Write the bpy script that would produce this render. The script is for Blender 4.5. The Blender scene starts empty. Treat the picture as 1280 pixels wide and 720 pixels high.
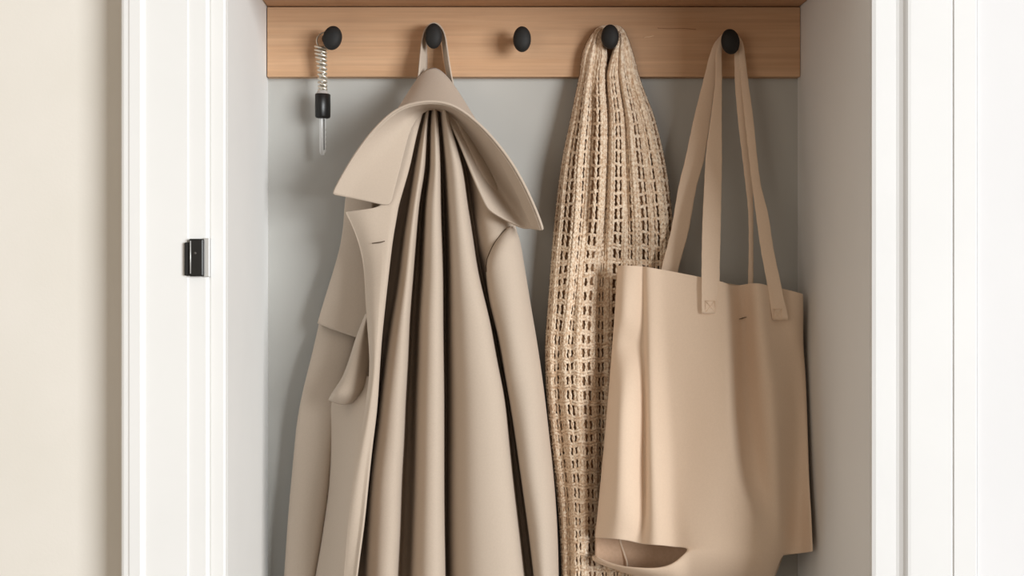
import bpy, math, random
from mathutils import Vector

random.seed(7)
C = bpy.context.scene
COL = C.collection

# ------------------------------------------------------------------ frame
CAM_D = 2.2          # camera to the back of the closet
CAM_Z = 1.35
F = 1760.0           # focal length in pixels of a 1280 wide frame
VX, VY = 572.0, 360.0


def P(px, py, h):
    """point seen at pixel (px,py), h metres in front of the back wall"""
    d = CAM_D - h
    return Vector(((px - VX) / F * d, -h, CAM_Z + (VY - py) / F * d))


# ------------------------------------------------------------------ materials
def new_mat(name):
    m = bpy.data.materials.new(name)
    m.use_nodes = True
    nt = m.node_tree
    return m, nt, nt.nodes['Principled BSDF']


def N(nt, t, **kw):
    n = nt.nodes.new(t)
    for k, v in kw.items():
        n.inputs[k.replace('_', ' ')].default_value = v
    return n


def srgb(r, g, b):
    f = lambda c: (c / 255 / 12.92) if c <= 10 else ((c / 255 + 0.055) / 1.055) ** 2.4
    return (f(r), f(g), f(b), 1)


def coords(nt, scale=(1, 1, 1)):
    tc = nt.nodes.new('ShaderNodeTexCoord')
    mp = nt.nodes.new('ShaderNodeMapping')
    mp.inputs['Scale'].default_value = scale
    nt.links.new(tc.outputs['Object'], mp.inputs['Vector'])
    return mp.outputs['Vector']


def noise_mat(name, c1, c2, scale=(60, 60, 60), rough=0.8, bump=0.0, bump_scale=900, sheen=0.0, detail=3, spec=0.3):
    m, nt, b = new_mat(name)
    v = coords(nt, scale)
    n = N(nt, 'ShaderNodeTexNoise', Scale=1.0, Detail=detail)
    nt.links.new(v, n.inputs['Vector'])
    mx = nt.nodes.new('ShaderNodeValToRGB')
    mx.color_ramp.elements[0].position = 0.35
    mx.color_ramp.elements[1].position = 0.65
    mx.color_ramp.elements[0].color = c1
    mx.color_ramp.elements[1].color = c2
    nt.links.new(n.outputs['Fac'], mx.inputs['Fac'])
    nt.links.new(mx.outputs['Color'], b.inputs['Base Color'])
    b.inputs['Roughness'].default_value = rough
    b.inputs['Specular IOR Level'].default_value = spec
    if sheen:
        b.inputs['Sheen Weight'].default_value = sheen
        b.inputs['Sheen Roughness'].default_value = 0.6
    if bump:
        n2 = N(nt, 'ShaderNodeTexNoise', Scale=bump_scale, Detail=2.0)
        v2 = coords(nt)
        nt.links.new(v2, n2.inputs['Vector'])
        bp = N(nt, 'ShaderNodeBump', Strength=bump, Distance=0.001)
        nt.links.new(n2.outputs['Fac'], bp.inputs['Height'])
        nt.links.new(bp.outputs['Normal'], b.inputs['Normal'])
    return m


def wood_mat(name, c1, c2, c3):
    m, nt, b = new_mat(name)
    v = coords(nt, (2.2, 18, 34))
    n = N(nt, 'ShaderNodeTexNoise', Scale=1.6, Detail=6.0, Roughness=0.6, Distortion=0.35)
    nt.links.new(v, n.inputs['Vector'])
    r = nt.nodes.new('ShaderNodeValToRGB')
    r.color_ramp.elements[0].position = 0.30
    r.color_ramp.elements[0].color = c1
    r.color_ramp.elements[1].position = 0.72
    r.color_ramp.elements[1].color = c3
    e = r.color_ramp.elements.new(0.5)
    e.color = c2
    nt.links.new(n.outputs['Fac'], r.inputs['Fac'])
    # fine grain streaks
    v2 = coords(nt, (5, 60, 260))
    n2 = N(nt, 'ShaderNodeTexNoise', Scale=1.0, Detail=3.0)
    nt.links.new(v2, n2.inputs['Vector'])
    mr = N(nt, 'ShaderNodeMapRange')
    mr.inputs['From Min'].default_value = 0.3
    mr.inputs['From Max'].default_value = 0.7
    mr.inputs['To Min'].default_value = 0.9
    mr.inputs['To Max'].default_value = 1.06
    nt.links.new(n2.outputs['Fac'], mr.inputs['Value'])
    mul = nt.nodes.new('ShaderNodeMix')
    mul.data_type = 'RGBA'
    mul.blend_type = 'MULTIPLY'
    mul.inputs['Factor'].default_value = 1.0
    nt.links.new(r.outputs['Color'], mul.inputs['A'])
    nt.links.new(mr.outputs['Result'], mul.inputs['B'])
    nt.links.new(mul.outputs['Result'], b.inputs['Base Color'])
    b.inputs['Roughness'].default_value = 0.55
    b.inputs['Specular IOR Level'].default_value = 0.3
    return m


def plain(name, col, rough=0.5, metal=0.0, spec=0.5):
    return noise_mat_simple(name, col, rough, metal, spec)


def noise_mat_simple(name, col, rough, metal, spec):
    m, nt, b = new_mat(name)
    v = coords(nt, (40, 40, 40))
    n = N(nt, 'ShaderNodeTexNoise', Scale=1.0, Detail=2.0)
    nt.links.new(v, n.inputs['Vector'])
    mr = N(nt, 'ShaderNodeMapRange')
    mr.inputs['To Min'].default_value = max(0, rough - 0.05)
    mr.inputs['To Max'].default_value = min(1, rough + 0.05)
    nt.links.new(n.outputs['Fac'], mr.inputs['Value'])
    nt.links.new(mr.outputs['Result'], b.inputs['Roughness'])
    b.inputs['Base Color'].default_value = col
    b.inputs['Metallic'].default_value = metal
    b.inputs['Specular IOR Level'].default_value = spec
    return m


M = {}
M['trim'] = noise_mat('white_trim_paint', srgb(236, 236, 234), srgb(238, 238, 236), (8, 8, 8), 0.45)
M['trim2'] = noise_mat('white_trim_paint_dimmed', srgb(226, 226, 225), srgb(228, 228, 227), (8, 8, 8), 0.5)  # same trim paint, darkened to offset the stronger light on the right
M['wall'] = noise_mat('cream_wall_paint', srgb(228, 223, 213), srgb(231, 226, 217), (6, 6, 6), 0.85, 0.1, 300)
M['wallr'] = noise_mat('white_wall_paint', srgb(226, 226, 227), srgb(228, 228, 229), (6, 6, 6), 0.8, 0.05, 300)
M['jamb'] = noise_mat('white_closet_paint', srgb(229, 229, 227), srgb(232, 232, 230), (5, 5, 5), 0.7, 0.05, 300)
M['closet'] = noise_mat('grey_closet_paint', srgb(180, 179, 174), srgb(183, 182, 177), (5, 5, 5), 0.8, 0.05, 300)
M['floor'] = wood_mat('floor_wood', srgb(96, 76, 58), srgb(108, 86, 66), srgb(118, 96, 74))
M['wood'] = wood_mat('oak', srgb(192, 152, 116), srgb(199, 160, 125), srgb(206, 168, 133))
M['wood2'] = wood_mat('oak_shelf', srgb(184, 142, 106), srgb(193, 152, 117), srgb(200, 160, 126))
M['black'] = plain('matte_black', srgb(36, 35, 34), 0.65, 0.0, 0.3)
M['dark'] = plain('dark_metal', srgb(30, 29, 28), 0.35, 0.3, 0.5)
M['steel'] = plain('steel', srgb(228, 222, 208), 0.38, 0.85)
M['grey_metal'] = plain('satin_metal', srgb(205, 205, 203), 0.4, 0.4)
M['coat'] = noise_mat('coat_twill', srgb(191, 175, 158), srgb(194, 178, 161), (420, 420, 420), 0.85, 0.12, 1800, 0.1)
M['coat_seam'] = noise_mat('coat_thread', srgb(90, 76, 62), srgb(98, 84, 70), (160, 160, 160), 0.9)
M['canvas'] = noise_mat('canvas', srgb(227, 203, 179), srgb(230, 206, 182), (420, 420, 420), 0.9, 0.15, 1600, 0.08)
M['lining'] = noise_mat('canvas_shaded', srgb(196, 164, 138), srgb(202, 170, 144), (220, 220, 220), 0.9, 0.25, 1300)  # same canvas, with the shade inside the bag put into its colour
M['thread'] = noise_mat('canvas_thread', srgb(232, 206, 178), srgb(238, 212, 186), (220, 220, 220), 0.9)
M['yarn'] = noise_mat('marled_yarn', srgb(206, 174, 142), srgb(247, 229, 205), (260, 260, 200), 0.95, 0.4, 1600, 0.2, 2)
M['yarn_in'] = noise_mat('shaded_inner_knit', srgb(112, 82, 57), srgb(146, 113, 83), (200, 200, 200), 0.95)  # scarf yarn coloured dark so the knit's holes read as shade

# ------------------------------------------------------------------ builders
def tag(o, label=None, cat=None, group=None, kind=None):
    if label:
        o['label'] = label
    if cat:
        o['category'] = cat
    if group:
        o['group'] = group
    if kind:
        o['kind'] = kind
    return o


def empty(name, loc, label, cat, group=None):
    o = bpy.data.objects.new(name, None)
    o.empty_display_size = 0.02
    o.location = loc
    COL.objects.link(o)
    return tag(o, label, cat, group)


def world_loc(o):
    v = Vector(o.location)
    while o.parent:
        o = o.parent
        v = v + o.location
    return v


def build(name, verts, faces, mat, parent=None, smooth=True, sub=0, solid=0.0, bevel=0.0, offset=-1.0, at=None):
    """one mesh object; verts are in world space"""
    base = world_loc(parent) if parent else Vector((0, 0, 0))
    org = Vector(at) if at is not None else base
    me = bpy.data.meshes.new(name)
    me.from_pydata([tuple(Vector(v) - org) for v in verts], [], faces)
    me.update()
    if smooth:
        for p in me.polygons:
            p.use_smooth = True
    o = bpy.data.objects.new(name, me)
    o.location = org - base
    COL.objects.link(o)
    if parent:
        o.parent = parent
    me.materials.append(mat)
    if sub:
        s = o.modifiers.new('sub', 'SUBSURF')
        s.levels = sub
        s.render_levels = sub
    if solid:
        s = o.modifiers.new('solid', 'SOLIDIFY')
        s.thickness = solid
        s.offset = offset
        s.use_even_offset = False
    if bevel:
        b = o.modifiers.new('bev', 'BEVEL')
        b.width = bevel
        b.segments = 2
    return o


class MB:
    def __init__(self):
        self.v = []
        self.f = []

    def grid(self, cols, mask=None, flip=False):
        b = len(self.v)
        n = len(cols[0])
        for c in cols:
            self.v += list(c)
        for i in range(len(cols) - 1):
            for j in range(n - 1):
                if mask and not mask(i, j):
                    continue
                q = (b + i * n + j, b + i * n + j + 1, b + (i + 1) * n + j + 1, b + (i + 1) * n + j)
                self.f.append(q[::-1] if flip else q)
        return self

    def box(self, x0, x1, y0, y1, z0, z1):
        b = len(self.v)
        self.v += [Vector(p) for p in ((x0, y0, z0), (x1, y0, z0), (x1, y1, z0), (x0, y1, z0),
                                       (x0, y0, z1), (x1, y0, z1), (x1, y1, z1), (x0, y1, z1))]
        for q in ((0, 3, 2, 1), (4, 5, 6, 7), (0, 1, 5, 4), (1, 2, 6, 5), (2, 3, 7, 6), (3, 0, 4, 7)):
            self.f.append(tuple(b + k for k in q))
        return self

    def prism(self, prof, z0, z1, close=True):
        """vertical extrusion of an (x,y) outline"""
        b = len(self.v)
        n = len(prof)
        for x, y in prof:
            self.v.append(Vector((x, y, z0)))
        for x, y in prof:
            self.v.append(Vector((x, y, z1)))
        for i in range(n if close else n - 1):
            j = (i + 1) % n
            self.f.append((b + i, b + j, b + n + j, b + n + i))
        if close:
            self.f.append(tuple(b + n + i for i in range(n)))
            self.f.append(tuple(b + i for i in reversed(range(n))))
        return self

    def tube(self, pts, r, seg=6, caps=True):
        b = len(self.v)
        n = len(pts)
        up = None
        for i, p in enumerate(pts):
            t = (pts[min(i + 1, n - 1)] - pts[max(i - 1, 0)])
            t = t.normalized() if t.length > 1e-9 else Vector((0, 0, 1))
            if up is None:
                up = t.orthogonal().normalized()
            up = (up - t * up.dot(t))
            up = up.normalized() if up.length > 1e-6 else t.orthogonal().normalized()
            s = t.cross(up)
            rr = r(i / (n - 1)) if callable(r) else r
            for k in range(seg):
                a = 2 * math.pi * k / seg
                self.v.append(p + up * (math.cos(a) * rr) + s * (math.sin(a) * rr))
        for i in range(n - 1):
            for k in range(seg):
                k2 = (k + 1) % seg
                self.f.append((b + i * seg + k, b + i * seg + k2, b + (i + 1) * seg + k2, b + (i + 1) * seg + k))
        if caps:
            self.f.append(tuple(b + k for k in reversed(range(seg))))
            self.f.append(tuple(b + (n - 1) * seg + k for k in range(seg)))
        return self

    def lathe(self, prof, c, ax, sx=1.0, sz=1.0, seg=32, side=None, up=None):
        """prof = [(r, t)], revolve about axis ax from c; sx, sz stretch the section"""
        ax = Vector(ax).normalized()
        side = Vector(side) if side else ax.orthogonal().normalized()
        up = Vector(up) if up else ax.cross(side)
        b = len(self.v)
        for r, t in prof:
            for k in range(seg):
                a = 2 * math.pi * k / seg
                self.v.append(Vector(c) + ax * t + side * (math.cos(a) * r * sx) + up * (math.sin(a) * r * sz))
        for i in range(len(prof) - 1):
            for k in range(seg):
                k2 = (k + 1) % seg
                self.f.append((b + i * seg + k, b + i * seg + k2, b + (i + 1) * seg + k2, b + (i + 1) * seg + k))
        self.f.append(tuple(b + k for k in reversed(range(seg))))
        self.f.append(tuple(b + (len(prof) - 1) * seg + k for k in range(seg)))
        return self

    def make(self, name, mat, parent=None, **kw):
        return build(name, self.v, self.f, mat, parent, **kw)


def interp(tab, y):
    """smooth monotone interpolation of a table [(y, value), ...]"""
    n = len(tab)
    if y <= tab[0][0]:
        return tab[0][1]
    if y >= tab[-1][0]:
        return tab[-1][1]
    d = [(tab[i + 1][1] - tab[i][1]) / (tab[i + 1][0] - tab[i][0]) for i in range(n - 1)]
    for i in range(n - 1):
        if tab[i][0] <= y <= tab[i + 1][0]:
            def slope(k):
                if k == 0:
                    return d[0]
                if k == n - 1:
                    return d[-1]
                if d[k - 1] * d[k] <= 0:
                    return 0.0
                return 2 * d[k - 1] * d[k] / (d[k - 1] + d[k])
            h = tab[i + 1][0] - tab[i][0]
            t = (y - tab[i][0]) / h
            m0, m1 = slope(i) * h, slope(i + 1) * h
            t2, t3 = t * t, t * t * t
            return (2 * t3 - 3 * t2 + 1) * tab[i][1] + (t3 - 2 * t2 + t) * m0 + (-2 * t3 + 3 * t2) * tab[i + 1][1] + (t3 - t2) * m1


def lerp(a, b, t):
    return a + (b - a) * t


def sstep(a, b, x):
    t = min(1, max(0, (x - a) / (b - a)))
    return t * t * (3 - 2 * t)


# ------------------------------------------------------------------ the setting
XL, XR = -0.29625, 0.53125      # closet side walls
YF = -0.39                      # front edge of the closet
TOP = 2.35


def struct(name, mb, mat, **kw):
    o = mb.make(name, mat, smooth=False, **kw)
    o['kind'] = 'structure'
    return o


T = 0.02
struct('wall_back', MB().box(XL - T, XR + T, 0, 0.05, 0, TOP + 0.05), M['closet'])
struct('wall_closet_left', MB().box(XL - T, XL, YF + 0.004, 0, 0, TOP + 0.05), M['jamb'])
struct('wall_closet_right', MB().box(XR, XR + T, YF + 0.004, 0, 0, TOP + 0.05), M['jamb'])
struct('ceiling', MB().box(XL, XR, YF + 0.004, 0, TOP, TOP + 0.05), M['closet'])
struct('floor', MB().box(-3.4, 7.5, -9.0, 0.05, -0.05, 0), M['floor'])


def fx(px, y):
    return (px - VX) / F * (CAM_D + y)      # x of a pixel column at depth plane y (negative forward)


WL = -0.358
# left room wall and moulded casing
struct('wall_left', MB().box(-3.4, fx(156, WL), WL, WL + 0.06, 0, 2.6), M['wall'])
prof = [(151.5, WL), (151.5, -0.4055), (152.5, -0.4085), (155, -0.4096), (160, -0.4098), (162, -0.4108), (175, -0.411), (180, -0.4085), (182, -0.4065),
        (234, -0.4065), (236, -0.4045), (238, -0.4045), (257, -0.4045), (259.5, -0.399), (261.5, -0.3965), (264, -0.3985), (279, -0.3985), (282, -0.396)]
out = [(fx(p, y), y) for p, y in prof] + [(XL, -0.3885), (XL - 0.002, -0.385), (XL - 0.0195, -0.385), (XL - 0.0195, -0.366), (fx(152, WL), WL + 0.004)]
struct('trim_1', MB().prism(out, 0, 2.5), M['trim'])
# right casing: jamb strip, riser, flat board with two fine grooves
prof = [(1092, -0.388), (1092.5, -0.3945), (1095, -0.396), (1120, -0.396), (1124, -0.397), (1129, -0.3995), (1132, -0.402), (1135, -0.404), (1139, -0.4045),
        (1189, -0.4045), (1190, -0.4025), (1192, -0.4025), (1193, -0.4045), (1220, -0.4045), (1221.5, -0.401)]
out = [(fx(p, y), y) for p, y in prof]
out[0] = (XR, -0.3885)
out[1] = (XR, -0.3945)
out += [(fx(1222.5, -0.399), -0.375), (XR + 0.0195, -0.375), (XR + 0.0195, -0.385), (XR + 0.002, -0.385)]
struct('trim_2', MB().prism(out, 0, 2.5), M['trim2'])
struct('wall_right', MB().box(fx(1222, -0.400), 4.4, -0.400, -0.35, 0, 2.6), M['wallr'])

# ------------------------------------------------------------------ shelf and peg rail
HB = 0.02                        # front of the rail's board
zt = P(400, 8.6, HB).z
zb = P(400, 96.0, HB).z
sh = empty('closet_shelf', (0.117, -0.16, zt), 'oak shelf board directly above the peg rail, only its underside showing along the top edge', 'shelf')
mb = MB().box(XL + 0.0006, XR - 0.0006, -0.33, 0, zt + 0.0012, zt + 0.026)
mb.make('shelf_board', M['wood2'], sh, smooth=False, bevel=0.0015)
mb = MB().box(XL + 0.0006, XR - 0.0006, -0.342, -0.3302, zt + 0.0012, zt + 0.04)
mb.make('front_lip', M['wood2'], sh, smooth=False, bevel=0.0015)

rail = empty('peg_rail', (0.117, -0.01, zb), 'horizontal oak peg rail with five black knobs on the grey closet wall', 'peg rail')
MB().box(XL + 0.0012, XR - 0.0006, -HB, 0, zb, zt).make('backboard', M['wood'], rail, smooth=False, bevel=0.0012)

KN = [(415.5, 47.5, -7, 12.0, 15.3, .20), (542, 45, 0, 10.8, 16.0, 0), (652.6, 49, -3, 11.3, 16.2, 0), (762.6, 46, 0, 11.0, 15.5, 0), (913, 52, 0, 11.5, 16.0, -.15)]
KH = 0.058
for i, (kx, ky, off, rx, rz, tilt) in enumerate(KN):
    root = P(kx + off, ky + 1, HB)
    head = P(kx, ky, KH)
    ax = Vector((0.10 if off else 0.0, -1, 0)).normalized()
    side = Vector((math.cos(tilt), 0, math.sin(-tilt)))
    side = (side - ax * side.dot(ax)).normalized()
    up = side.cross(ax)
    s = (CAM_D - KH) / F
    pr = [(0.32, -0.012), (0.55, -0.0105), (0.85, -0.0075), (0.97, -0.0035), (1.0, 0.0), (0.96, 0.0035), (0.84, 0.0068), (0.62, 0.0092), (0.33, 0.0106), (0.05, 0.011)]
    m = MB().lathe([(r, t) for r, t in pr], head, ax, rx * s, rz * s, 36, side, up)
    k = m.make('knob', M['black'], rail, at=head)
    neck = head - ax * 0.008
    pts = [root + (neck - root) * (t / 8) for t in range(9)]
    MB().tube(pts, lambda t: 0.0052 + 0.0010 * (1 - t) ** 6, 16).make('stem', M['black'], k)
    # little collar against the board
    MB().lathe([(0.0074, 0.0), (0.0076, 0.0008), (0.0068, 0.0016), (0.0055, 0.0019)], root, (0, -1, 0), 1, 1, 20).make('base_plate', M['black'], k)

# old nick and hairline in the wood
nick = MB().tube([P(804.5, 47.6, HB), P(808, 46.2, HB), P(812, 46.0, HB), P(817, 44.6, HB)], 0.0007, 6)
o = nick.make('nick', plain('raw_wood', srgb(238, 206, 170), 0.8), rail)
o['label'] = 'pale nick in the wood right of the scarf'
MB().tube([P(822 + 6 * i, 35 + 0.5 * math.sin(i * 0.9) + 0.2 * i, HB - 0.0002) for i in range(9)], 0.00045, 5).make(
    'hairline_crack', plain('dark_wood_line', srgb(138, 94, 62), 0.8), rail)

# ------------------------------------------------------------------ key fob on the first knob
hk = 0.040
key = empty('key_fob', P(403, 195, hk), 'silver coil key chain with a black fob hanging from the first knob on the left', 'keys')
ctr = [P(405.5, 44.5, hk), P(402, 52, hk), P(401, 62, hk), P(401.5, 72, hk), P(402.5, 84, hk), P(403, 96, hk), P(403.4, 108, hk), P(403.5, 117, hk)]


def along(pts, t):
    x = t * (len(pts) - 1)
    i = min(int(x), len(pts) - 2)
    return pts[i].lerp(pts[i + 1], x - i)


# coil: stacked rings of wire narrowing downwards
m = MB()
turns = 12
pts = []
for i in range(turns * 20 + 1):
    t = i / (turns * 20)
    c = along(ctr, 0.21 + 0.76 * t)
    r = lerp(0.0090, 0.0058, sstep(0.0, 0.75, t))
    a = 2 * math.pi * turns * t
    pts.append(c + Vector((math.cos(a) * r, math.sin(a) * r * 0.7, -math.cos(a) * 0.0012)))
m.tube(pts, 0.0019, 7)
m.make('coil', M['steel'], key)
# second finer strand twisted inside the coil
pts = []
for i in range(181):
    t = i / 180
    c = along(ctr, 0.23 + 0.75 * t)
    r = 0.0036
    a = -2 * math.pi * 7 * t
    pts.append(c + Vector((math.cos(a) * r, math.sin(a) * r, 0)))
MB().tube(pts, 0.0013, 6).make('inner_wire', M['grey_metal'], key)
# loop that sits over the peg
sx0 = P(411, 48, 0.038)
sx0 = P(KN[0][0] - 7, 48.5, HB).lerp(P(KN[0][0], KN[0][1], KH), 0.45)
pts = []
for i in range(41):
    a = 2 * math.pi * i / 40
    pts.append(sx0 + Vector((-0.0056 + 0.0135 * math.cos(a), 0.0015 * math.cos(a), -0.0040 + 0.0135 * math.sin(a))))
MB().tube(pts, 0.0013, 8).make('ring', M['steel'], key)
cf = P(403.5, 132, hk)
hh = 14.5 * (CAM_D - hk) / F
prof = [(0.003, hh + 0.006), (0.007, hh + 0.0055), (0.0095, hh + 0.003), (0.0112, hh), (0.012, hh - 0.001)]
MB().lathe([(r, t) for r, t in reversed(prof)], cf, (0, 0, 1), 1, 0.75, 28).make('cap', M['grey_metal'], key)
prof = [(0.008, -hh - 0.002), (0.0115, -hh - 0.0012), (0.0131, -hh + 0.001), (0.0133, 0), (0.0131, hh - 0.001), (0.0122, hh)]
fob = MB().lathe(prof, cf, (0, 0, 1), 1, 0.75, 32).make('fob', M['dark'], key)
p = P(401.5, 141, hk + 0.0105)
MB().tube([p + Vector((-0.0016, 0, 0.0016)), p, p + Vector((0.0016, 0, 0.0016))], 0.0004, 5).make('emblem', M['grey_metal'], fob)
# key shank: flat blade with a groove and a notched edge
z0, z1 = P(403, 148, hk).z, P(403, 194, hk).z
xc = P(403.4, 170, hk).x
yc = -hk
left = []
right = []
nz = 24
m = MB()
for i in range(nz):
    z = lerp(z0, z1, i / (nz - 1))
    w = 0.0050 if i < nz - 3 else 0.0050 * (0.95, 0.8, 0.5)[i - (nz - 3)]
    cut = 0.0011 if (i % 3 == 1 and i > 5) else 0
    left.append((xc - w, z))
    right.append((xc + w - cut, z))
cols = []
for s, dy in ((0, 0.0012), (0, -0.0012), (0.3, -0.0012), (0.45, -0.0002), (0.6, -0.0002), (0.72, -0.0012), (1, -0.0012), (1, 0.0012), (0, 0.0012)):
    cols.append([Vector((lerp(left[i][0], right[i][0], s), yc + dy, left[i][1])) for i in range(nz)])
m.grid(cols)
kb = m.make('key_blade', M['grey_metal'], key, smooth=False)
MB().tube([Vector((xc + 0.0022, yc - 0.0011, lerp(z0, z1, t))) for t in (0.02, 0.3, 0.6, 0.86)], 0.0007, 6).make('groove', M['dark'], kb)

# ------------------------------------------------------------------ door catch on the casing
yc = -0.4045
def cx(px, h=0.006):
    return (px - VX) / F * (CAM_D + yc - h)
def cz(py, h=0.006):
    return CAM_Z + (VY - py) / F * (CAM_D + yc - h)
cat = empty('door_catch', (cx(246), yc, cz(347)), 'small black metal door catch on the white left casing', 'catch')
MB().box(cx(236.5), cx(254.5), yc - 0.009, yc, cz(345.5), cz(298.5)).make('catch_body', M['dark'], cat, smooth=False, bevel=0.0018)
MB().box(cx(230.3), cx(236.6), yc - 0.0065, yc + 0.002, cz(344.5), cz(303)).make('side_lip', M['black'], cat, smooth=False, bevel=0.0012)
MB().box(cx(254.4), cx(261.5), yc - 0.0045, yc + 0.007, cz(346), cz(297.5)).make('plate', M['grey_metal'], cat, smooth=False, bevel=0.0008)
p = Vector((cx(244.5), yc - 0.0088, cz(316.5)))
MB().lathe([(0.0017, 0), (0.0016, 0.0006), (0.0008, 0.0009)], p, (0, -1, 0), 1, 1, 16).make('screw', plain('worn_screw', srgb(96, 92, 88), 0.5, 0.4), cat)
p0, p1 = Vector((cx(238.6), yc - 0.0088, cz(301))), Vector((cx(238.6), yc - 0.0088, cz(342)))
MB().tube([p0, p0.lerp(p1, 0.5), p1], 0.0009, 8).make('edge_strip', M['grey_metal'], cat)

# ------------------------------------------------------------------ coat
def PC(px, py, h):
    """P for the bulky front layers of the coat"""
    return P(px, py, h if h < 0.05 else 0.05 + (h - 0.05) * 1.35)


coat = empty('trench_coat', P(545, 800, 0.06), 'beige trench coat with wide collar hanging from the second knob', 'coat')
YS = [130, 165, 210, 250, 300, 350, 400, 450, 500, 550, 600, 660, 720, 800, 860]
V0B = [520, 512, 502, 494, 484, 477, 470, 466, 464, 460, 454, 447, 440, 432, 428]
V0R = [532, 524, 514, 507, 498, 491, 483, 476, 470, 464, 457, 453, 450, 445, 441]
A_L = [533, 526, 517, 511, 503, 497, 488, 480, 473, 467, 460, 457, 455, 450, 447]
V1L = [537, 534, 532, 525, 520.5, 516.5, 512.5, 510.5, 507.5, 505.5, 502.5, 500.5, 497.5, 494, 492]
V1R = [539, 537, 536, 530, 527, 525, 521.5, 520, 518, 517, 516, 514, 512, 509, 507]
V2L = [546, 549, 551, 551.5, 553, 554.5, 554.5, 555, 555.5, 555.5, 555.5, 556, 557, 557.5, 558]
V2R = [549, 552, 555, 556.5, 558, 558.5, 558.5, 559, 559.5, 559.5, 559, 559, 559.5, 560, 560]
V3L = [558, 566, 579, 584, 591, 600, 613, 622, 632, 637, 642, 649, 656, 665, 672]
V3R = [561, 570, 585, 592, 599, 607, 618, 626, 637, 645, 652, 660, 667, 676, 683]
DR = [566, 588, 612, 630, 648, 646, 645, 650, 655, 660, 666, 672, 680, 690, 695]


def tb(a):
    return list(zip(YS, a))


YD = []
for a, b in zip(YS[:-1], YS[1:]):
    k = max(1, round((b - a) / 20))
    YD += [a + (b - a) * i / k for i in range(k)]
YD.append(YS[-1])


def hs(y, lo, hi):
    return lerp(lo, hi, sstep(128, 300, y))


def col(L, R, f, h):
    return [PC(lerp(interp(tb(L), y), interp(tb(R), y), f), y, h(y) if callable(h) else h) for y in YD]


rid = lambda y: hs(y, 0.078, 0.100)          # ridge height
val = lambda y: hs(y, 0.046, 0.014)          # valley depth
cols = []
cols.append(col(V0B, V0B, 0, val))
cols.append(col(V0B, V0R, 0.5, val))
cols.append(col(V0R, V0R, 0, lambda y: val(y) + 0.006))


def strip(L, R, rise, hmax, fl=0.006):
    cols.append(col(L, L, 0, lambda y: val(y) + rise * 0.25))
    cols.append(col(L, R, 0.10, lambda y: lerp(val(y), hmax(y), 0.62)))
    cols.append(col(L, R, 0.30, lambda y: hmax(y) - 0.006))
    cols.append(col(L, R, 0.58, lambda y: hmax(y) - 0.001))
    cols.append(col(L, R, 0.80, lambda y: hmax(y) - 0.003))
    cols.append(col(L, R, 0.97, lambda y: hmax(y) - 0.014))
    cols.append(col(L, R, 1.0, lambda y: lerp(val(y), hmax(y), 0.55)))


strip(A_L, V1L, 0.03, lambda y: rid(y) - 0.002)
cols.append(col(V1L, V1R, 0.12, val))
cols.append(col(V1L, V1R, 0.6, val))
strip(V1R, V2L, 0.03, lambda y: rid(y) + 0.001)
cols.append(col(V2L, V2R, 0.2, val))
cols.append(col(V2L, V2R, 0.7, val))
strip(V2R, V3L, 0.04, lambda y: rid(y) + 0.006)
cols.append(col(V3L, V3R, 0.15, val))
cols.append(col(V3L, V3R, 0.7, val))
cols.append(col(V3R, V3R, 0, lambda y: hs(y, 0.06, 0.05)))
cols.append(col(V3R, DR, 0.2, lambda y: hs(y, 0.068, 0.072 - 0.03 * sstep(330, 420, y))))
cols.append(col(V3R, DR, 0.6, lambda y: hs(y, 0.066, 0.076 - 0.036 * sstep(330, 420, y))))
cols.append(col(V3R, DR, 1.0, lambda y: hs(y, 0.05, 0.06 - 0.02 * sstep(330, 420, y))))
MB().grid(cols).make('body', M['coat'], coat, sub=2, solid=0.003)

# back of the coat, close to the wall
bl = [(130, 512), (210, 480), (262, 440), (400, 415), (500, 395), (600, 385), (720, 375), (860, 365)]
br = [(130, 575), (210, 610), (285, 645), (400, 660), (500, 675), (600, 685), (720, 690), (860, 695)]
cols = []
for f, h in ((0, .03), (.1, .02), (.3, .013), (.7, .013), (.9, .02), (1, .035)):
    cols.append([P(lerp(interp(bl, y), interp(br, y), f), y, lerp(0.04, h, sstep(130, 260, y))) for y in YD])
MB().grid(cols).make('back_panel', M['coat'], coat, sub=1, solid=0.003)

# ---- front panel with lapel (left): gorge strip above, free lapel edge below y=260
LL = [(135, 518), (165, 508), (210, 494), (250, 484), (258, 432), (264, 432), (280, 439), (300, 447), (320, 452.5), (340, 455), (380, 457), (420, 460), (450, 462), (475, 461), (492, 458.5), (530, 453), (560, 447), (620, 438), (720, 430), (860, 420)]
LR = [(135, 531), (165, 522), (210, 512.5), (250, 501), (300, 491.5), (350, 485.5), (400, 480), (430, 477), (470, 474.5), (520, 471), (540, 468), (600, 461.5), (660, 455.5), (720, 447), (800, 440), (860, 436)]
ytop = [135, 150, 165, 187, 210, 230, 246]
ybot = [259.5, 262, 270, 285, 300, 320, 340, 360, 380, 400, 425, 450, 475, 492, 510, 530, 560, 590, 620, 660, 700, 740, 800, 860]
hl = lambda y: lerp(0.080, 0.110, sstep(135, 280, y)) + 0.050 * sstep(285, 470, y)
m = MB()
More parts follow.
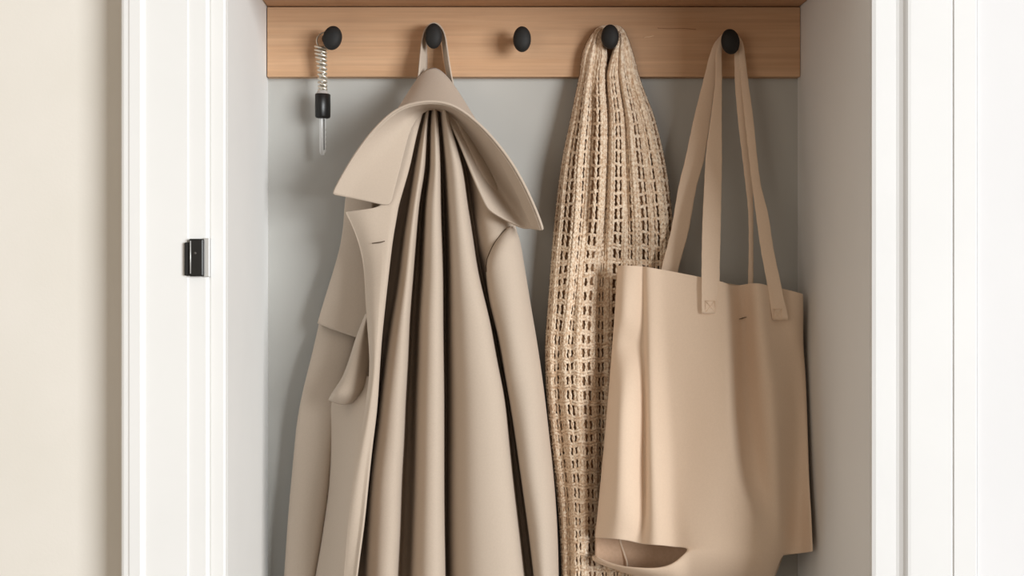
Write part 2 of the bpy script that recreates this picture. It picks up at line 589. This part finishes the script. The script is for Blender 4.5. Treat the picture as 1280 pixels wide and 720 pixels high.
# single sheet; the left columns only start at the lapel's top edge
fr = [0.0, 0.03, 0.12, 0.35, 0.66, 0.70, 0.8, 0.9, 0.97, 1.0]
rows = ytop + ybot
split = len(ytop)
cols = []
for k, f in enumerate(fr):
    c = []
    for y in rows:
        r_ = interp(LR, y)
        if y >= 258:
            l_ = interp(LL[5:], y)
            if y < 262.5:
                l_ = 432
            px = lerp(l_, r_, f)
            lean = (1 - f) * 6 * (1 - sstep(258, 275, y))       # the top edge slopes down to the left
            yy = y + lean * 0.9 - (3.5 * f if y < 262.5 else 0)
        else:
            l_ = interp([(135, 518), (165, 508), (210, 494), (250, 482), (258, 478)], y)
            ff = max(0.0, (f - 0.66) / 0.34)
            px = lerp(l_, r_, ff)
            yy = y
        edge = (-0.012 * (1 - sstep(0, 0.3, f)) * (1 - 0.55 * sstep(480, 560, y))) - 0.004 * sstep(0.9, 1.0, f)
        roll = -0.006 * sstep(500, 560, y) * (1 - f)
        wave = 0.003 * math.sin(f * 5 + y * 0.012) * sstep(270, 330, y)
        c.append(PC(px, yy, hl(y) + edge + roll + wave))
    cols.append(c)
# fold the right edge back into the first valley
c = []
for y in rows:
    c.append(PC(interp(LR, y) - 0.5, y, hl(y) - 0.03))
cols.append(c)
c = []
for y in rows:
    c.append(PC(interp(LR, y) - 3, y, val(y) + 0.004))
cols.append(c)
m.grid(cols, mask=lambda i, j: not (j < split and fr[min(i, 9)] < 0.655))
lap = m.make('front_panel', M['coat'], coat, sub=2, solid=0.003)
# buttonhole
bh = [PC(465, 304.2, 0.1122), PC(470, 303.6, 0.1132), PC(475, 303.0, 0.1140), PC(481, 301.4, 0.1144)]
MB().tube(bh, lambda t: 0.0011 - 0.0005 * abs(2 * t - 1), 8).make('buttonhole', M['coat_seam'], lap)

# ---- lower left panel behind the lapel edge
EL = [(470, 428), (490, 414), (505, 412.5), (530, 413.5), (560, 413.5), (610, 411.5), (640, 407), (660, 404.5), (690, 400), (720, 394), (800, 384), (860, 380)]
ER = [(470, 468), (530, 462), (560, 456), (620, 448), (720, 440), (860, 430)]
ye = [470, 480, 490, 500, 512, 530, 560, 590, 620, 650, 685, 720, 760, 800, 860]
cols = []
for f, h in ((-0.02, .045), (0, .066), (0.04, .074), (0.18, .085), (0.45, .116), (0.75, .164), (1.0, .180)):
    cols.append([P(lerp(interp(EL, y), interp(ER, y), f), y, h - 0.024 * (1 - sstep(484, 506, y))) for y in ye])
MB().grid(cols).make('side_panel', M['coat'], coat, sub=2, solid=0.003)

# ---- drooping pocket fold
FL = [(392, 457), (405, 452), (420, 446.5), (450, 437.5), (470, 430.5), (485, 421.5), (495, 415), (501, 412.5)]
cols = []
nrow = 13
bot = [(0.0, 500.5), (0.12, 504.5), (0.35, 507.5), (0.6, 503.5), (0.85, 495), (1.0, 488)]
for f, dh in ((-0.06, -.030), (-0.015, -.012), (0.03, -0.003), (0.15, .001), (0.4, .0045), (0.65, -.002), (0.85, -.014), (1.0, -.024)):
    c = []
    yb = interp(bot, max(0, f))
    for j in range(nrow):
        t = j / (nrow - 1)
        y = lerp(392, yb, t)
        l_ = interp(FL, min(y, 501))
        r_ = 464
        tuck = -0.020 * sstep(0.9, 1.0, t)
        c.append(PC(lerp(l_, r_, f), y, 0.112 + dh + 0.016 * t * sstep(0, 0.3, t) + tuck + 0.0015 * math.sin(3.1 * t)))
    cols.append(c)
MB().grid(cols).make('pocket_fold', M['coat'], coat, sub=2, solid=0.0028)

# ---- left sleeve: lower arm, and the short cape piece over it
SL = [(380, 404), (405, 398.5), (450, 388), (490, 378), (530, 370.5), (580, 366), (620, 362), (680, 357.5), (720, 355), (800, 350), (860, 348)]
SR = [(380, 462), (405, 458), (450, 448), (497, 432), (530, 424), (560, 419), (610, 415), (640, 411), (660, 407.5), (690, 403), (720, 397), (800, 386), (860, 382)]
ysl = [380, 405, 430, 455, 480, 505, 530, 560, 590, 620, 650, 680, 720, 760, 800, 860]
cols = []
for f, h in ((0.06, .030), (-0.0, .044), (0.0, .048), (0.09, .054), (0.3, .062), (0.6, .069), (0.86, .069), (0.98, .056), (1.0, .04)):
    cols.append([P(lerp(interp(SL, y), interp(SR, y), f), y, h - 0.014 * (1 - sstep(405, 450, y)) + 0.002 * math.sin(y * .03 + f * 4)) for y in ysl])
MB().grid(cols).make('sleeve', M['coat'], coat, sub=2, solid=0.003)
CLx = [(235, 434), (255, 430.5), (268, 430), (300, 426.5), (340, 416), (375, 405), (404, 396.5), (430, 390)]
cols = []
for f, h in ((0.06, .035), (0.0, .055), (0.0, .056), (0.1, .062), (0.35, .071), (0.7, .078), (1.0, .080)):
    c = []
    yb = lerp(404, 428, max(0, f) ** 0.9)
    for j in range(12):
        y = lerp(238, yb, j / 11)
        c.append(P(lerp(interp(CLx, y), 466, f), y, h * lerp(0.85, 1.0, j / 11)))
    cols.append(c)
MB().grid(cols).make('cape_flap', M['coat'], coat, sub=2, solid=0.004)

# ---- right sleeve
RL = [(283, 637), (287, 631), (300, 620), (315, 611.5), (330, 607), (345, 607.5), (380, 612), (400, 617), (430, 625), (470, 631), (500, 636.5), (550, 644.5), (600, 651.5), (660, 660), (720, 667), (800, 676), (860, 683)]
RR = [(283, 641), (287, 645), (300, 650), (340, 657), (380, 663.5), (430, 672), (490, 680.5), (560, 688.5), (610, 694), (650, 697), (720, 698.5), (800, 700), (860, 701)]
yr = [283, 287, 294, 303, 315, 330, 345, 362, 380, 400, 430, 465, 500, 550, 600, 660, 720, 800, 860]
cols = []
for f, h in ((0.03, .035), (0.0, .060), (0.0, .072), (0.08, .086), (0.3, .095), (0.55, .095), (0.8, .086), (0.95, .070), (1.0, .052), (1.0, .035), (0.9, .022)):
    c = []
    for y in yr:
        k = sstep(281, 320, y)
        c.append(PC(lerp(interp(RL, y), interp(RR, y), f), y, lerp(0.068, h, 0.25 + 0.75 * k) + 0.002 * math.sin(y * .045 + f * 5) * k))
    cols.append(c)
MB().grid(cols).make('sleeve', M['coat'], coat, sub=2, solid=0.003)
# armhole seam as a fine ridge of stitching
sp = [PC(interp(RL, y) + 0.5, y, 0.0725 + 0.002 * sstep(285, 320, y)) for y in (286, 292, 300, 308, 316, 324, 332, 340)]
MB().tube(sp, 0.0007, 6).make('armhole_seam', M['coat_seam'], coat)

# ---- collar: inner face (trough) and outer face meeting at the rim
RIM = [(415, 243, .116), (427, 221, .118), (440, 199, .120), (460, 171, .122), (480, 150, .124), (499, 136, .127), (519, 129.5, .131), (540, 127.5, .133), (560, 130, .133), (580, 140, .131), (610, 166, .129), (640, 204, .126), (660, 242, .124), (673, 273, .122), (678, 288.5, .119)]
INN = [(488, 258, .1115), (491, 245, .1105), (495.5, 228, .108), (501, 207, .104), (507, 182, .098), (514, 158, .090), (526, 142, .080), (540, 136, .072), (553, 140, .070), (564, 152, .074), (577, 180, .082), (590, 214, .088), (602, 242, .093), (608, 256, .095), (613, 264, .095)]
TRO = [(452, 250, .110), (459, 233, .110), (467, 213, .108), (480, 190, .105), (494, 166, .099), (506, 147, .092), (522, 137, .088), (540, 133.5, .082), (557, 137.5, .076), (574, 150, .062), (596, 187, .046), (619, 228, .044), (639, 257, .056), (649, 273, .072), (655, 285, .084)]
BAK = [(440, 246, .098), (449, 227, .096), (459, 206, .094), (473, 178, .090), (487, 152, .085), (505, 123, .078), (523, 94, .062), (538, 82, .054), (553, 87, .058), (572, 111, .074), (601, 160, .090), (629, 206, .096), (649, 244, .098), (661, 272, .098), (665, 282, .098)]


def mid(a, b, f, dh=0.0):
    return [(lerp(p[0], q[0], f), lerp(p[1], q[1], f), lerp(p[2], q[2], f) + dh) for p, q in zip(a, b)]


rowsC = [INN, mid(INN, TRO, .5, 0.0), TRO, mid(TRO, RIM, .5, -0.004), mid(TRO, RIM, .9, -0.001), RIM]
m = MB()
m.grid([[PC(*r[i]) for r in rowsC] for i in range(15)], flip=True)
inner = m.make('collar', M['coat'], coat, sub=3, solid=0.0035)
RIM2 = [(p[0] + 0.2, p[1] - 0.4, p[2] - 0.002) for p in RIM]
rowsO = [RIM2, mid(RIM2, BAK, .1, -.001), mid(RIM2, BAK, .5, 0.001), BAK]
m = MB()
m.grid([[PC(*r[i]) for r in rowsO] for i in range(15)])
m.make('undercollar', M['coat'], coat, sub=3, solid=0.003, offset=1.0)

# ---- hanging loop over the peg
LF = [(521, 108, .060), (522.5, 92, .064), (524, 74, .064), (525.5, 57, .050), (528, 40, .046), (534.5, 30, .045), (543, 26.5, .045), (551, 30.5, .045), (557.5, 42, .046), (559.5, 58, .052), (562, 76, .066), (565, 94, .066), (568, 108, .062)]
LB = [(531, 108, .024), (532.5, 92, .0225), (533, 74, .0225), (532, 57, .0235), (532, 44, .0245), (536, 34.5, .0245), (542.5, 31.5, .0245), (549, 35, .0245), (553, 46, .0245), (555, 61, .0235), (556.5, 78, .0225), (560, 94, .0225), (562, 108, .024)]
cols = [[P(lerp(a[0], b[0], f), lerp(a[1], b[1], f), lerp(a[2], b[2], f) + 0.001 * math.sin(math.pi * f)) for f in (0, .12, .5, .88, 1)] for a, b in zip(LF, LB)]
MB().grid(cols, flip=True).make('hanging_loop', M['coat'], coat, sub=2, solid=0.0022)

# ------------------------------------------------------------------ scarf (open waffle knit of real yarns)
SCL = [(60, 735), (80, 727.5), (100, 722.5), (150, 713), (200, 703.5), (260, 695.5), (320, 688.5), (380, 684), (430, 682), (480, 684), (520, 687), (570, 691), (620, 696), (660, 699), (720, 702), (850, 705)]
SCR = [(60, 786), (80, 793), (110, 803), (150, 817), (200, 827.5), (250, 834), (290, 837.5), (340, 838), (500, 832), (720, 822), (850, 815)]
NC = 18


def scarf(u, y):
    """(px, h) on the draped scarf"""
    w = 2 * u - 1
    # bunching: columns crowd towards the folds
    k = 1 - sstep(330, 480, y)
    uu = u + 0.012 * math.sin(2 * math.pi * 5 * u + 1.0 + y * 0.003) * k
    k2 = sstep(360, 520, y)
    # lower down the left edge turns under, its columns close up
    uw = uu - 0.035 * k2 * math.sin(math.pi * min(1, uu / 0.36)) * (1 if uu < .36 else 0)
    px = lerp(interp(SCL, y), interp(SCR, y), uw)
    px += 1.2 * math.sin(y * 0.021 + u * 9)
    rnd = math.sqrt(max(0, 1 - w * w))
    h = 0.022 + 0.010 * sstep(40, 110, y) + lerp(0.020, 0.048, sstep(60, 240, y)) * rnd ** 0.8
    h += k * 0.0065 * math.sin(2 * math.pi * 5.2 * u + 2.4 + y * 0.002) * sstep(60, 120, y) * rnd
    # deep crease between the turned-under left edge and the front layer
    cu = 0.145
    h -= k2 * 0.016 * math.exp(-((u - cu) / 0.035) ** 2)
    h -= k2 * 0.010 * (1 - sstep(0.08, 0.16, u))
    h -= 0.012 * math.exp(-((u - 0.29) / 0.02) ** 2) * sstep(90, 140, y) * (1 - sstep(330, 400, y))
    h -= 0.016 * math.exp(-((u - 0.47) / 0.03) ** 2) * (1 - sstep(70, 190, y))
    flat = sstep(265, 335, y) * sstep(722, 756, px)
    h = lerp(h, min(h, 0.036), flat)
    return px, h


TOPL = [(60, 1)]


def scarf_pt(u, y, dh=0.0, du=0.0):
    """y runs from 20 (over the peg) downwards; below 95 the sheet follows the fan, above it gathers round the peg"""
    uu = min(1.0, max(0.0, u + du))
    if y >= 95:
        px, h = scarf(uu, y)
        return P(px, y, h + dh)
    # gathered part: parameter s = 1 at y 95 .. 0 over the peg
    s = (y - 20) / 75.0
    px1, h1 = scarf(uu, 95)
    side = -1 if u < 0.47 else 1
    q = max(0.0, (0.47 - uu) / 0.47 if side < 0 else (uu - 0.47) / 0.53)       # 0 inner .. 1 outer
    a = Vector((762.6 + side * lerp(1.5, 0.5, q), lerp(37.5, 31.0, q), 0))
    b = Vector((762.6 + side * lerp(11.0, 15.5 if side > 0 else 16.5, q), lerp(46, 36.5, q), 0))
    c = Vector((762.6 + side * lerp(3.5, 26 if side > 0 else 32, q), lerp(66, 62, q), 0))
    d = Vector((px1, 95, 0))
    pts = [a, b, c, d]
    # Catmull-Rom through a, b, c, d
    x = s * 3
    i = min(2, int(x))
    t = x - i
    p1, p2 = pts[i], pts[i + 1]
    p0 = pts[i - 1] if i > 0 else p1 * 2 - p2
    if i < 2:
        p3 = pts[i + 2]
    else:
        px2, _ = scarf(uu, 120)
        p3 = Vector((px2, 120, 0))
    v = 0.5 * ((2 * p1) + (p2 - p0) * t + (2 * p0 - 5 * p1 + 4 * p2 - p3) * t * t + (3 * p1 - p0 - 3 * p2 + p3) * t ** 3)
    hh = lerp(0.033, h1, sstep(0.12, 1.0, s)) + 0.004 * math.sin(math.pi * s)
    return P(v.x, v.y, hh + dh)


sc = empty('knit_scarf', P(765, 850, 0.03), 'chunky cream waffle-knit scarf draped over the fourth knob beside the tote bag', 'scarf')
YMAX = 830
PER = 17.5
NP = 9
m = MB()


def yarn(u, step, fu, fh, r, y0=20.0, seg=6):
    pts = []
    y = y0
    while y <= YMAX:
        tight = 0.5 + 0.5 * sstep(60, 140, y)
        pts.append(scarf_pt(u, y, fh(y) * tight, fu(y)))
        y += step
    m.tube(pts, lambda t: r if t > 0.09 else lerp(0.65 * r, r, t / 0.09), seg)


TAU = 2 * math.pi
for p in range(NP):
    uc = (p + 0.5) / NP
    ph = random.uniform(0, TAU)
    # wide rib: rows of V stitches made by pairs of yarns crossing back and forth
    for q, (off, lift) in enumerate(((-0.0195, -0.0012), (0.0, 0.0008), (0.0195, -0.0012))):
        for s in (0, 1):
            a0 = ph + q * math.pi + s * math.pi
            jit = random.uniform(0, 6)
            yarn(uc + off, 2.2,
                 lambda y, a0=a0, jit=jit: 0.0060 * math.sin(TAU * y / PER * 1.5 + a0 + 0.5 * math.sin(y * .07 + jit)),
                 lambda y, a0=a0, jit=jit, lift=lift: lift + 0.0014 * math.cos(TAU * y / PER * 3 + a0 * 2 + 0.6) + 0.0005 * math.sin(y * .6 + jit),
                 0.0020)
for p in range(NP + 1):
    # thin chain lying in the recess between two ribs
    uc = min(0.997, max(0.003, p / NP))
    ph = random.uniform(0, TAU)
    for s in (0, 1):
        yarn(uc, 2.2, lambda y, s=s, ph=ph: 0.0058 * math.sin(TAU * y / PER + ph + s * math.pi),
             lambda y, s=s, ph=ph: -0.0030 + 0.0012 * math.cos(TAU * y / PER + ph + s * math.pi), 0.0016)
# cross bars
y = 84.0
row = 0
while y < YMAX:
    low = sstep(330, 470, y)
    for dy in ((0.0,) if y < 300 else (-1.9, 1.9)):
        pts = []
        n = NP * 14
        for i in range(n + 1):
            u = i / n
            rib = 0.5 - 0.5 * math.cos(TAU * u * NP)           # 1 on a rib, 0 in a recess
            yy = y + dy + 1.6 * math.sin(u * 7 + row) + 1.1 * math.sin(TAU * u * NP + row)
            pts.append(scarf_pt(u, yy, -0.0034 + rib * (0.0004 + 0.0052 * low) + 0.0005 * math.sin(u * 90 + row * 2)))
        m.tube(pts, lerp(0.0025, 0.0023, low), 6)
    y += PER + random.uniform(-0.8, 0.8)
    row += 1
m.make('knit', M['yarn'], sc)
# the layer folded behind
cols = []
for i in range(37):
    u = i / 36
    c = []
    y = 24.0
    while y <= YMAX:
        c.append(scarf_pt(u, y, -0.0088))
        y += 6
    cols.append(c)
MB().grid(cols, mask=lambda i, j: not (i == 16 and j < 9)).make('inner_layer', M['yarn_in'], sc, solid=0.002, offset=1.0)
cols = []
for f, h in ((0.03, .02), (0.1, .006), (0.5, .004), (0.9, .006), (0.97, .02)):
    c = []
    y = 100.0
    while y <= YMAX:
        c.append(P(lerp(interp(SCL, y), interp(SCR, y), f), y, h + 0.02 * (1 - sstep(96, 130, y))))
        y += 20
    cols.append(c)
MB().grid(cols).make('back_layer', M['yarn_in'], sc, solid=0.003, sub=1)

# ------------------------------------------------------------------ tote bag
tote = empty('tote_bag', P(885, 750, 0.08), 'beige canvas tote bag hanging by long straps from the rightmost knob', 'bag')
RIMT = [(771, 332), (786, 331.6), (804, 333), (826, 337), (850, 341.5), (870, 345), (888, 348.5), (903, 352), (911, 355.5), (918, 357.5), (927, 356), (940, 353.5), (950, 354), (960, 357), (984, 362), (1008, 368)]


def bulk(h):
    return h if h < 0.085 else 0.085 + (h - 0.085) * 1.5


def PB(px, py, h):
    """P for the full, rounded front of the bag"""
    return P(px, py, bulk(h))


def tcol(pts, ext):
    """pts: stations (y, px, h) from the rim to the hem; ext: stations below the hem"""
    xs = [(p[0], p[1]) for p in pts]
    hs_ = [(p[0], p[2]) for p in pts]
    y0, y1 = pts[0][0], pts[-1][0]
    out = []
    for t in HROWS:
        y = lerp(y0, y1, t)
        out.append(PB(interp(xs, y), y, interp(hs_, y)))
    for y, px, h in ext:
        out.append(PB(px, y, h))
    return out


HROWS = [0, .012] + [i / 18 for i in range(1, 18)] + [.985, 1.0]


def lip(lx, ly, bx, by, h, k=1.0):
    """rounded lip of the base and its belly, six stations"""
    return [(ly + 5 * k, lx, h - .014 * k), (ly + 1.4, lx, h - .004 * k), (ly + 2.5 - 2.5 * k, lx, h), (lerp(ly, by, .2), lerp(lx, bx, .2), h + .0015),
            (lerp(ly, by, .65), lerp(lx, bx, .65), h - .006), (by, bx, h - .034)]


def cont(px, ys, h0, h1, dx=0.0):
    """belly carrying straight on below the hem line"""
    y0, y1 = ys
    k = (0.06, 0.14, 0.25, 0.45, 0.75, 1.0)
    return [(lerp(y0, y1, t), px + dx * t, lerp(h0, h1, t ** 2.2)) for t in k]


tc = [
    ([(332, 773, .062), (420, 767, .062), (520, 759, .064), (671, 745, .067)], lip(742, 694, 744, 699, .088)),
    ([(332, 771, .085), (370, 768.5, .088), (420, 765, .088), (470, 761, .087), (520, 756.5, .087), (570, 752, .087), (620, 747, .088), (672, 742, .090)], lip(743, 695, 745, 700, .094)),
    ([(331.8, 777, .096), (400, 774, .101), (430, 773, .096), (470, 771, .104), (520, 768, .113), (620, 764, .116), (673, 759, .112)], lip(757, 702, 757, 707.5, .104)),
    ([(331.6, 785, .101), (395, 782, .107), (428, 786, .095), (455, 784, .108), (520, 777, .127), (620, 774, .131), (674, 772, .122)], lip(772, 706, 772, 713, .113)),
    ([(332.6, 800, .101), (400, 801, .100), (430, 801.5, .097), (460, 802, .104), (520, 802, .116), (600, 802, .121), (655, 799, .124), (676, 787, .121)], lip(787, 708, 787, 718, .122)),
    ([(333, 804, .0955), (400, 805, .097), (520, 806, .106), (600, 806, .111), (655, 804.5, .112), (680, 801, .112)], lip(801, 708.8, 801, 722.5, .129)),
    ([(333.6, 808, .106), (400, 809, .110), (520, 810.5, .127), (600, 812, .136), (681, 814, .137)], lip(814, 709, 814, 727, .134, .7)),
    ([(336, 822, .105), (420, 822, .110), (520, 824, .122), (600, 827, .130), (682, 832, .131)], lip(832, 707, 832, 734, .139, .45)),
    ([(337, 828, .104), (420, 831, .109), (520, 835, .117), (600, 839, .124), (650, 841, .126), (684, 843, .127)], lip(846, 700, 846, 739.5, .142, .2)),
    ([(339.5, 842, .106), (420, 842, .112), (520, 846, .120), (600, 851, .128), (650, 856, .134), (684.5, 859, .137)], cont(860, (685, 744), .142, .108)),
    ([(342.5, 856, .109), (420, 855, .116), (520, 859, .124), (600, 863, .133), (650, 867, .139), (684, 870, .143)], cont(870, (684, 747), .145, .108)),
    ([(348.5, 888, .117), (430, 886, .126), (520, 886, .136), (600, 888, .144), (684, 893, .150)], cont(893, (684, 748), .150, .108, 4)),
    ([(352, 903, .122), (430, 904, .131), (520, 905, .142), (600, 909, .149), (684, 918, .151)], cont(918, (684, 748), .151, .105, 5)),
    ([(355.3, 910.5, .122), (420, 914, .131), (500, 917, .142), (560, 921, .148), (600, 926, .149), (640, 938, .149), (684, 944, .145)], cont(944, (684, 747), .145, .100, 3)),
    ([(357.5, 917, .096), (420, 920, .098), (500, 922, .106), (560, 926.5, .117), (600, 932, .128), (640, 946, .140), (684, 954, .139)], cont(954, (684, 744), .139, .095, 2)),
    ([(356, 928, .090), (420, 933, .092), (500, 937, .102), (560, 942, .112), (600, 948, .121), (660, 962, .133), (684, 964, .131)], cont(964, (684, 738), .131, .092, -3)),
    ([(353.5, 941, .111), (420, 944, .115), (500, 951, .122), (600, 962, .131), (660, 971, .130), (686, 972, .124)], cont(972, (686, 730), .124, .088, -8)),
    ([(354.5, 952, .113), (420, 957, .118), (500, 967, .127), (560, 972, .132), (600, 974, .131), (660, 977, .125), (689, 976.5, .116)], cont(976, (689, 717), .116, .086, -7)),
    ([(357, 960, .101), (420, 966, .104), (500, 976, .111), (600, 979, .113), (660, 981, .109), (694, 979.5, .103)], cont(979, (694.5, 699), .103, .086, -3)),
    ([(359.5, 972, .090), (400, 979, .097), (450, 988, .091), (520, 992, .092), (600, 994, .095), (692, 998, .092)], cont(998, (692.2, 693), .092, .080)),
    ([(363, 988, .090), (400, 992, .099), (440, 998, .088), (520, 1003, .090), (600, 1007, .100), (690, 1011, .113)], cont(1011, (690.2, 691), .113, .10)),
    ([(368, 1006.5, .083), (390, 1007.5, .082), (425, 1006.5, .076), (470, 1010, .084), (520, 1012, .092), (600, 1015, .107), (650, 1018.5, .119), (688, 1020, .127)], cont(1020, (688.2, 689), .127, .12)),
    ([(368, 1002, .06), (425, 1001, .05), (520, 1003, .06), (600, 1003, .06), (687, 1004, .07)], cont(1004, (687.2, 688), .07, .07)),
]
m = MB()
nh = len(HROWS)
m.grid([tcol(p, e) for p, e in tc], mask=lambda i, j: not (j == nh - 1 and i < 9) and not (j >= nh - 1 and i >= 18))
body = m.make('bag_body', M['canvas'], tote, sub=2, solid=0.0022)

# back panel of the bag
cols = []
bk = [(773, 340, 664, .062), (790, 338, 676, .058), (850, 344, 700, .046), (920, 356, 715, .026), (972, 364, 690, .030), (988, 370, 686, .038), (992, 372, 684, .050)]
for px, y0, y1, h in bk:
    c = []
    for j in range(12):
        t = j / 11
        c.append(P(px + lerp(0, -26 if px < 800 else (5 if px > 960 else 0), t), lerp(y0, y1, t), h))
    cols.append(c)
MB().grid(cols).make('back_panel', M['canvas'], tote, sub=1, solid=0.0022)

LOW = [(745, 699), (757, 707.5), (772, 713), (787, 718), (801, 722.5), (814, 727), (832, 734), (846, 739.5), (860, 744)]
HLP = [.094, .104, .113, .122, .129, .134, .139, .142, .142]
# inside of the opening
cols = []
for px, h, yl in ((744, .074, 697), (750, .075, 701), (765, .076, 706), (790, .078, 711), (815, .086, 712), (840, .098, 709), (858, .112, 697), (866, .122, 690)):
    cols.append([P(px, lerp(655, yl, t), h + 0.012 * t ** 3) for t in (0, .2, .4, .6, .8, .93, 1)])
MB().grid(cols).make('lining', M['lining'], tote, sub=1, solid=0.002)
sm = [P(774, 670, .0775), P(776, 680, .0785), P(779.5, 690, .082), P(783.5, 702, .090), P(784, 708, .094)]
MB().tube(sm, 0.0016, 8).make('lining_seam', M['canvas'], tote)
# base gusset closing the bag underneath
cols = []
for (bx, by), h in list(zip(LOW, HLP)) + [((900, 748), .142), ((925, 748), .139), ((946, 746), .13), ((962, 736), .12), ((970, 718), .116), ((979, 695), .105)]:
    yb = by if bx < 985 else by
    cols.append([PB(bx, yb, max(0.04, h - 0.034)), P(bx, yb + 1, max(lerp(.058, .036, sstep(825, 880, bx)), (h - .03) * .6)), P(bx, yb - 4, lerp(0.058, 0.032, sstep(825, 880, bx)))])
MB().grid(cols).make('bag_base', M['canvas'], tote, sub=1, solid=0.002)


def strap(name, tab, nsub=14):
    """tab: (y, xl, xr, h)"""
    xl = [(t[0], t[1]) for t in tab]
    xr = [(t[0], t[2]) for t in tab]
    hh = [(t[0], t[3]) for t in tab]
    y0, y1 = tab[0][0], tab[-1][0]
    n = max(10, int((y1 - y0) / 8))
    cols = []
    for f, dh in ((0, -.0006), (.06, 0), (.5, .0008), (.94, 0), (1, -.0006)):
        cols.append([P(lerp(interp(xl, y), interp(xr, y), f) + 0.35 * math.sin(y * .31 + f * 2), y, interp(hh, y) + dh)
                     for y in [lerp(y0, y1, j / n) for j in range(n + 1)]])
    return cols


s1 = strap('strap', [(41, 906, 911, .036), (46, 900, 906, .037), (55, 893, 899.5, .040), (70, 887.5, 895.5, .044), (95, 881, 894, .048), (120, 874.5, 891, .05), (150, 867, 887, .052), (200, 856.5, 879.5, .055), (230, 849, 871, .057), (290, 838.5, 860, .062), (335, 827, 848, .066), (375, 819, 841, .070)])
s2 = strap('strap', [(41, 909, 914, .041), (46, 903, 908, .041), (55, 897.5, 902, .042), (70, 895, 901, .046), (95, 895, 901.5, .058), (120, 892.5, 901.5, .064), (150, 888.5, 901.5, .072), (200, 882, 902, .083), (230, 880.5, 901.5, .099), (290, 877.8, 900.3, .122), (348, 877, 899, bulk(.1182) + .0008), (365, 877, 899, bulk(.1200) + .0006), (392, 877, 899, bulk(.1225))])
s3 = strap('strap', [(41, 912, 917, .036), (48, 919.5, 924, .037), (60, 918.5, 926.5, .041), (95, 919, 927, .05), (150, 923, 933, .056), (200, 929, 937, .06), (230, 932.5, 939.5, .062), (270, 936.5, 940.5, .064), (310, 937, 940.5, .066), (355, 936, 940.5, .070), (385, 936, 941, .072)])
s4 = strap('strap', [(41, 914, 918, .041), (48, 921.5, 926, .041), (60, 923, 929, .043), (95, 926, 933.5, .052), (150, 931.5, 941, .062), (200, 937, 946, .072), (230, 940.5, 950, .078), (270, 945.5, 960, .087), (310, 951, 966, .095), (355, 959, 975.5, bulk(.1015)), (372, 961.5, 979, bulk(.103)), (400, 966, 986, bulk(.1045))])
# each strap is one long loop: a strand going up, over the peg, and coming down again
for a, b, nm, ph in ((s2, s4, 'outer', 0), (s1, s3, 'inner', 0)):
    m = MB()
    cols = []
    for ca, cb in zip(a, reversed(b)):
        top = ca[0].lerp(cb[0], 0.5) + Vector((0, 0, 0.0022))
        cols.append(list(reversed(ca)) + [top] + cb)
    m.grid(cols)
    m.make('strap', M['canvas'], tote, sub=1, solid=0.0016)
# box stitches where the front strap is sewn on
for cxp, cyp, hb, w in ((888, 383, bulk(.1220) + 0.0022, 6.0), (972, 393, bulk(.1043) + 0.0022, 5.0)):
    m = MB()
    q = [(-w, -7), (w, -7), (w, 7), (-w, 7), (-w, -7), (w, 7)]
    pts = [P(cxp + a, cyp + b, hb) for a, b in q]
    m.tube(pts, 0.0005, 5)
    m.tube([P(cxp - w, cyp + 7, hb), P(cxp + w, cyp - 7, hb)], 0.0005, 5)
    m.make('box_stitch', M['thread'], tote)
MB().tube([PB(924, 399, .098), PB(928, 397.8, .097), PB(933, 396.2, .099)], lambda t: 0.0009 - .0005 * abs(2 * t - 1), 6).make('slit', M['coat_seam'], tote)

# ------------------------------------------------------------------ light
def area(name, loc, target, sx, sy, power, col):
    l = bpy.data.lights.new(name, 'AREA')
    l.shape = 'RECTANGLE'
    l.size = sx
    l.size_y = sy
    l.energy = power
    l.color = col
    o = bpy.data.objects.new(name, l)
    o.location = loc
    o.rotation_euler = (Vector(target) - Vector(loc)).to_track_quat('-Z', 'Y').to_euler()
    COL.objects.link(o)
    return o


area('window_daylight', (5.75, -7.0, 1.95), (0.05, -0.1, 1.45), 3.8, 3.2, 815, (0.97, 1.0, 1.02))
area('warm_fill', (-2.6, -4.6, 1.6), (0.3, -0.1, 1.4), 1.8, 1.8, 28, (1.0, 0.90, 0.78))  # added warm fill for the closet's right side; no real window there

w = bpy.data.worlds.new('room_light')
C.world = w
w.use_nodes = True
bg = w.node_tree.nodes['Background']
bg.inputs['Color'].default_value = (1.0, 0.88, 0.74, 1)
bg.inputs['Strength'].default_value = 0.36

# ------------------------------------------------------------------ camera
cam = bpy.data.cameras.new('camera')
cam.sensor_fit = 'HORIZONTAL'
cam.sensor_width = 36.0
cam.lens = F / 1280 * 36.0
cam.shift_x = (640 - VX) / 1280
cam.clip_start = 0.05
co = bpy.data.objects.new('camera', cam)
co.location = (0, -CAM_D, CAM_Z)
co.rotation_euler = (math.pi / 2, 0, 0)
COL.objects.link(co)
C.camera = co

vs = C.view_settings
vs.view_transform = 'Standard'
vs.look = 'None'
vs.gamma = 1.0
vs.exposure = 0.0
vs.use_curve_mapping = False
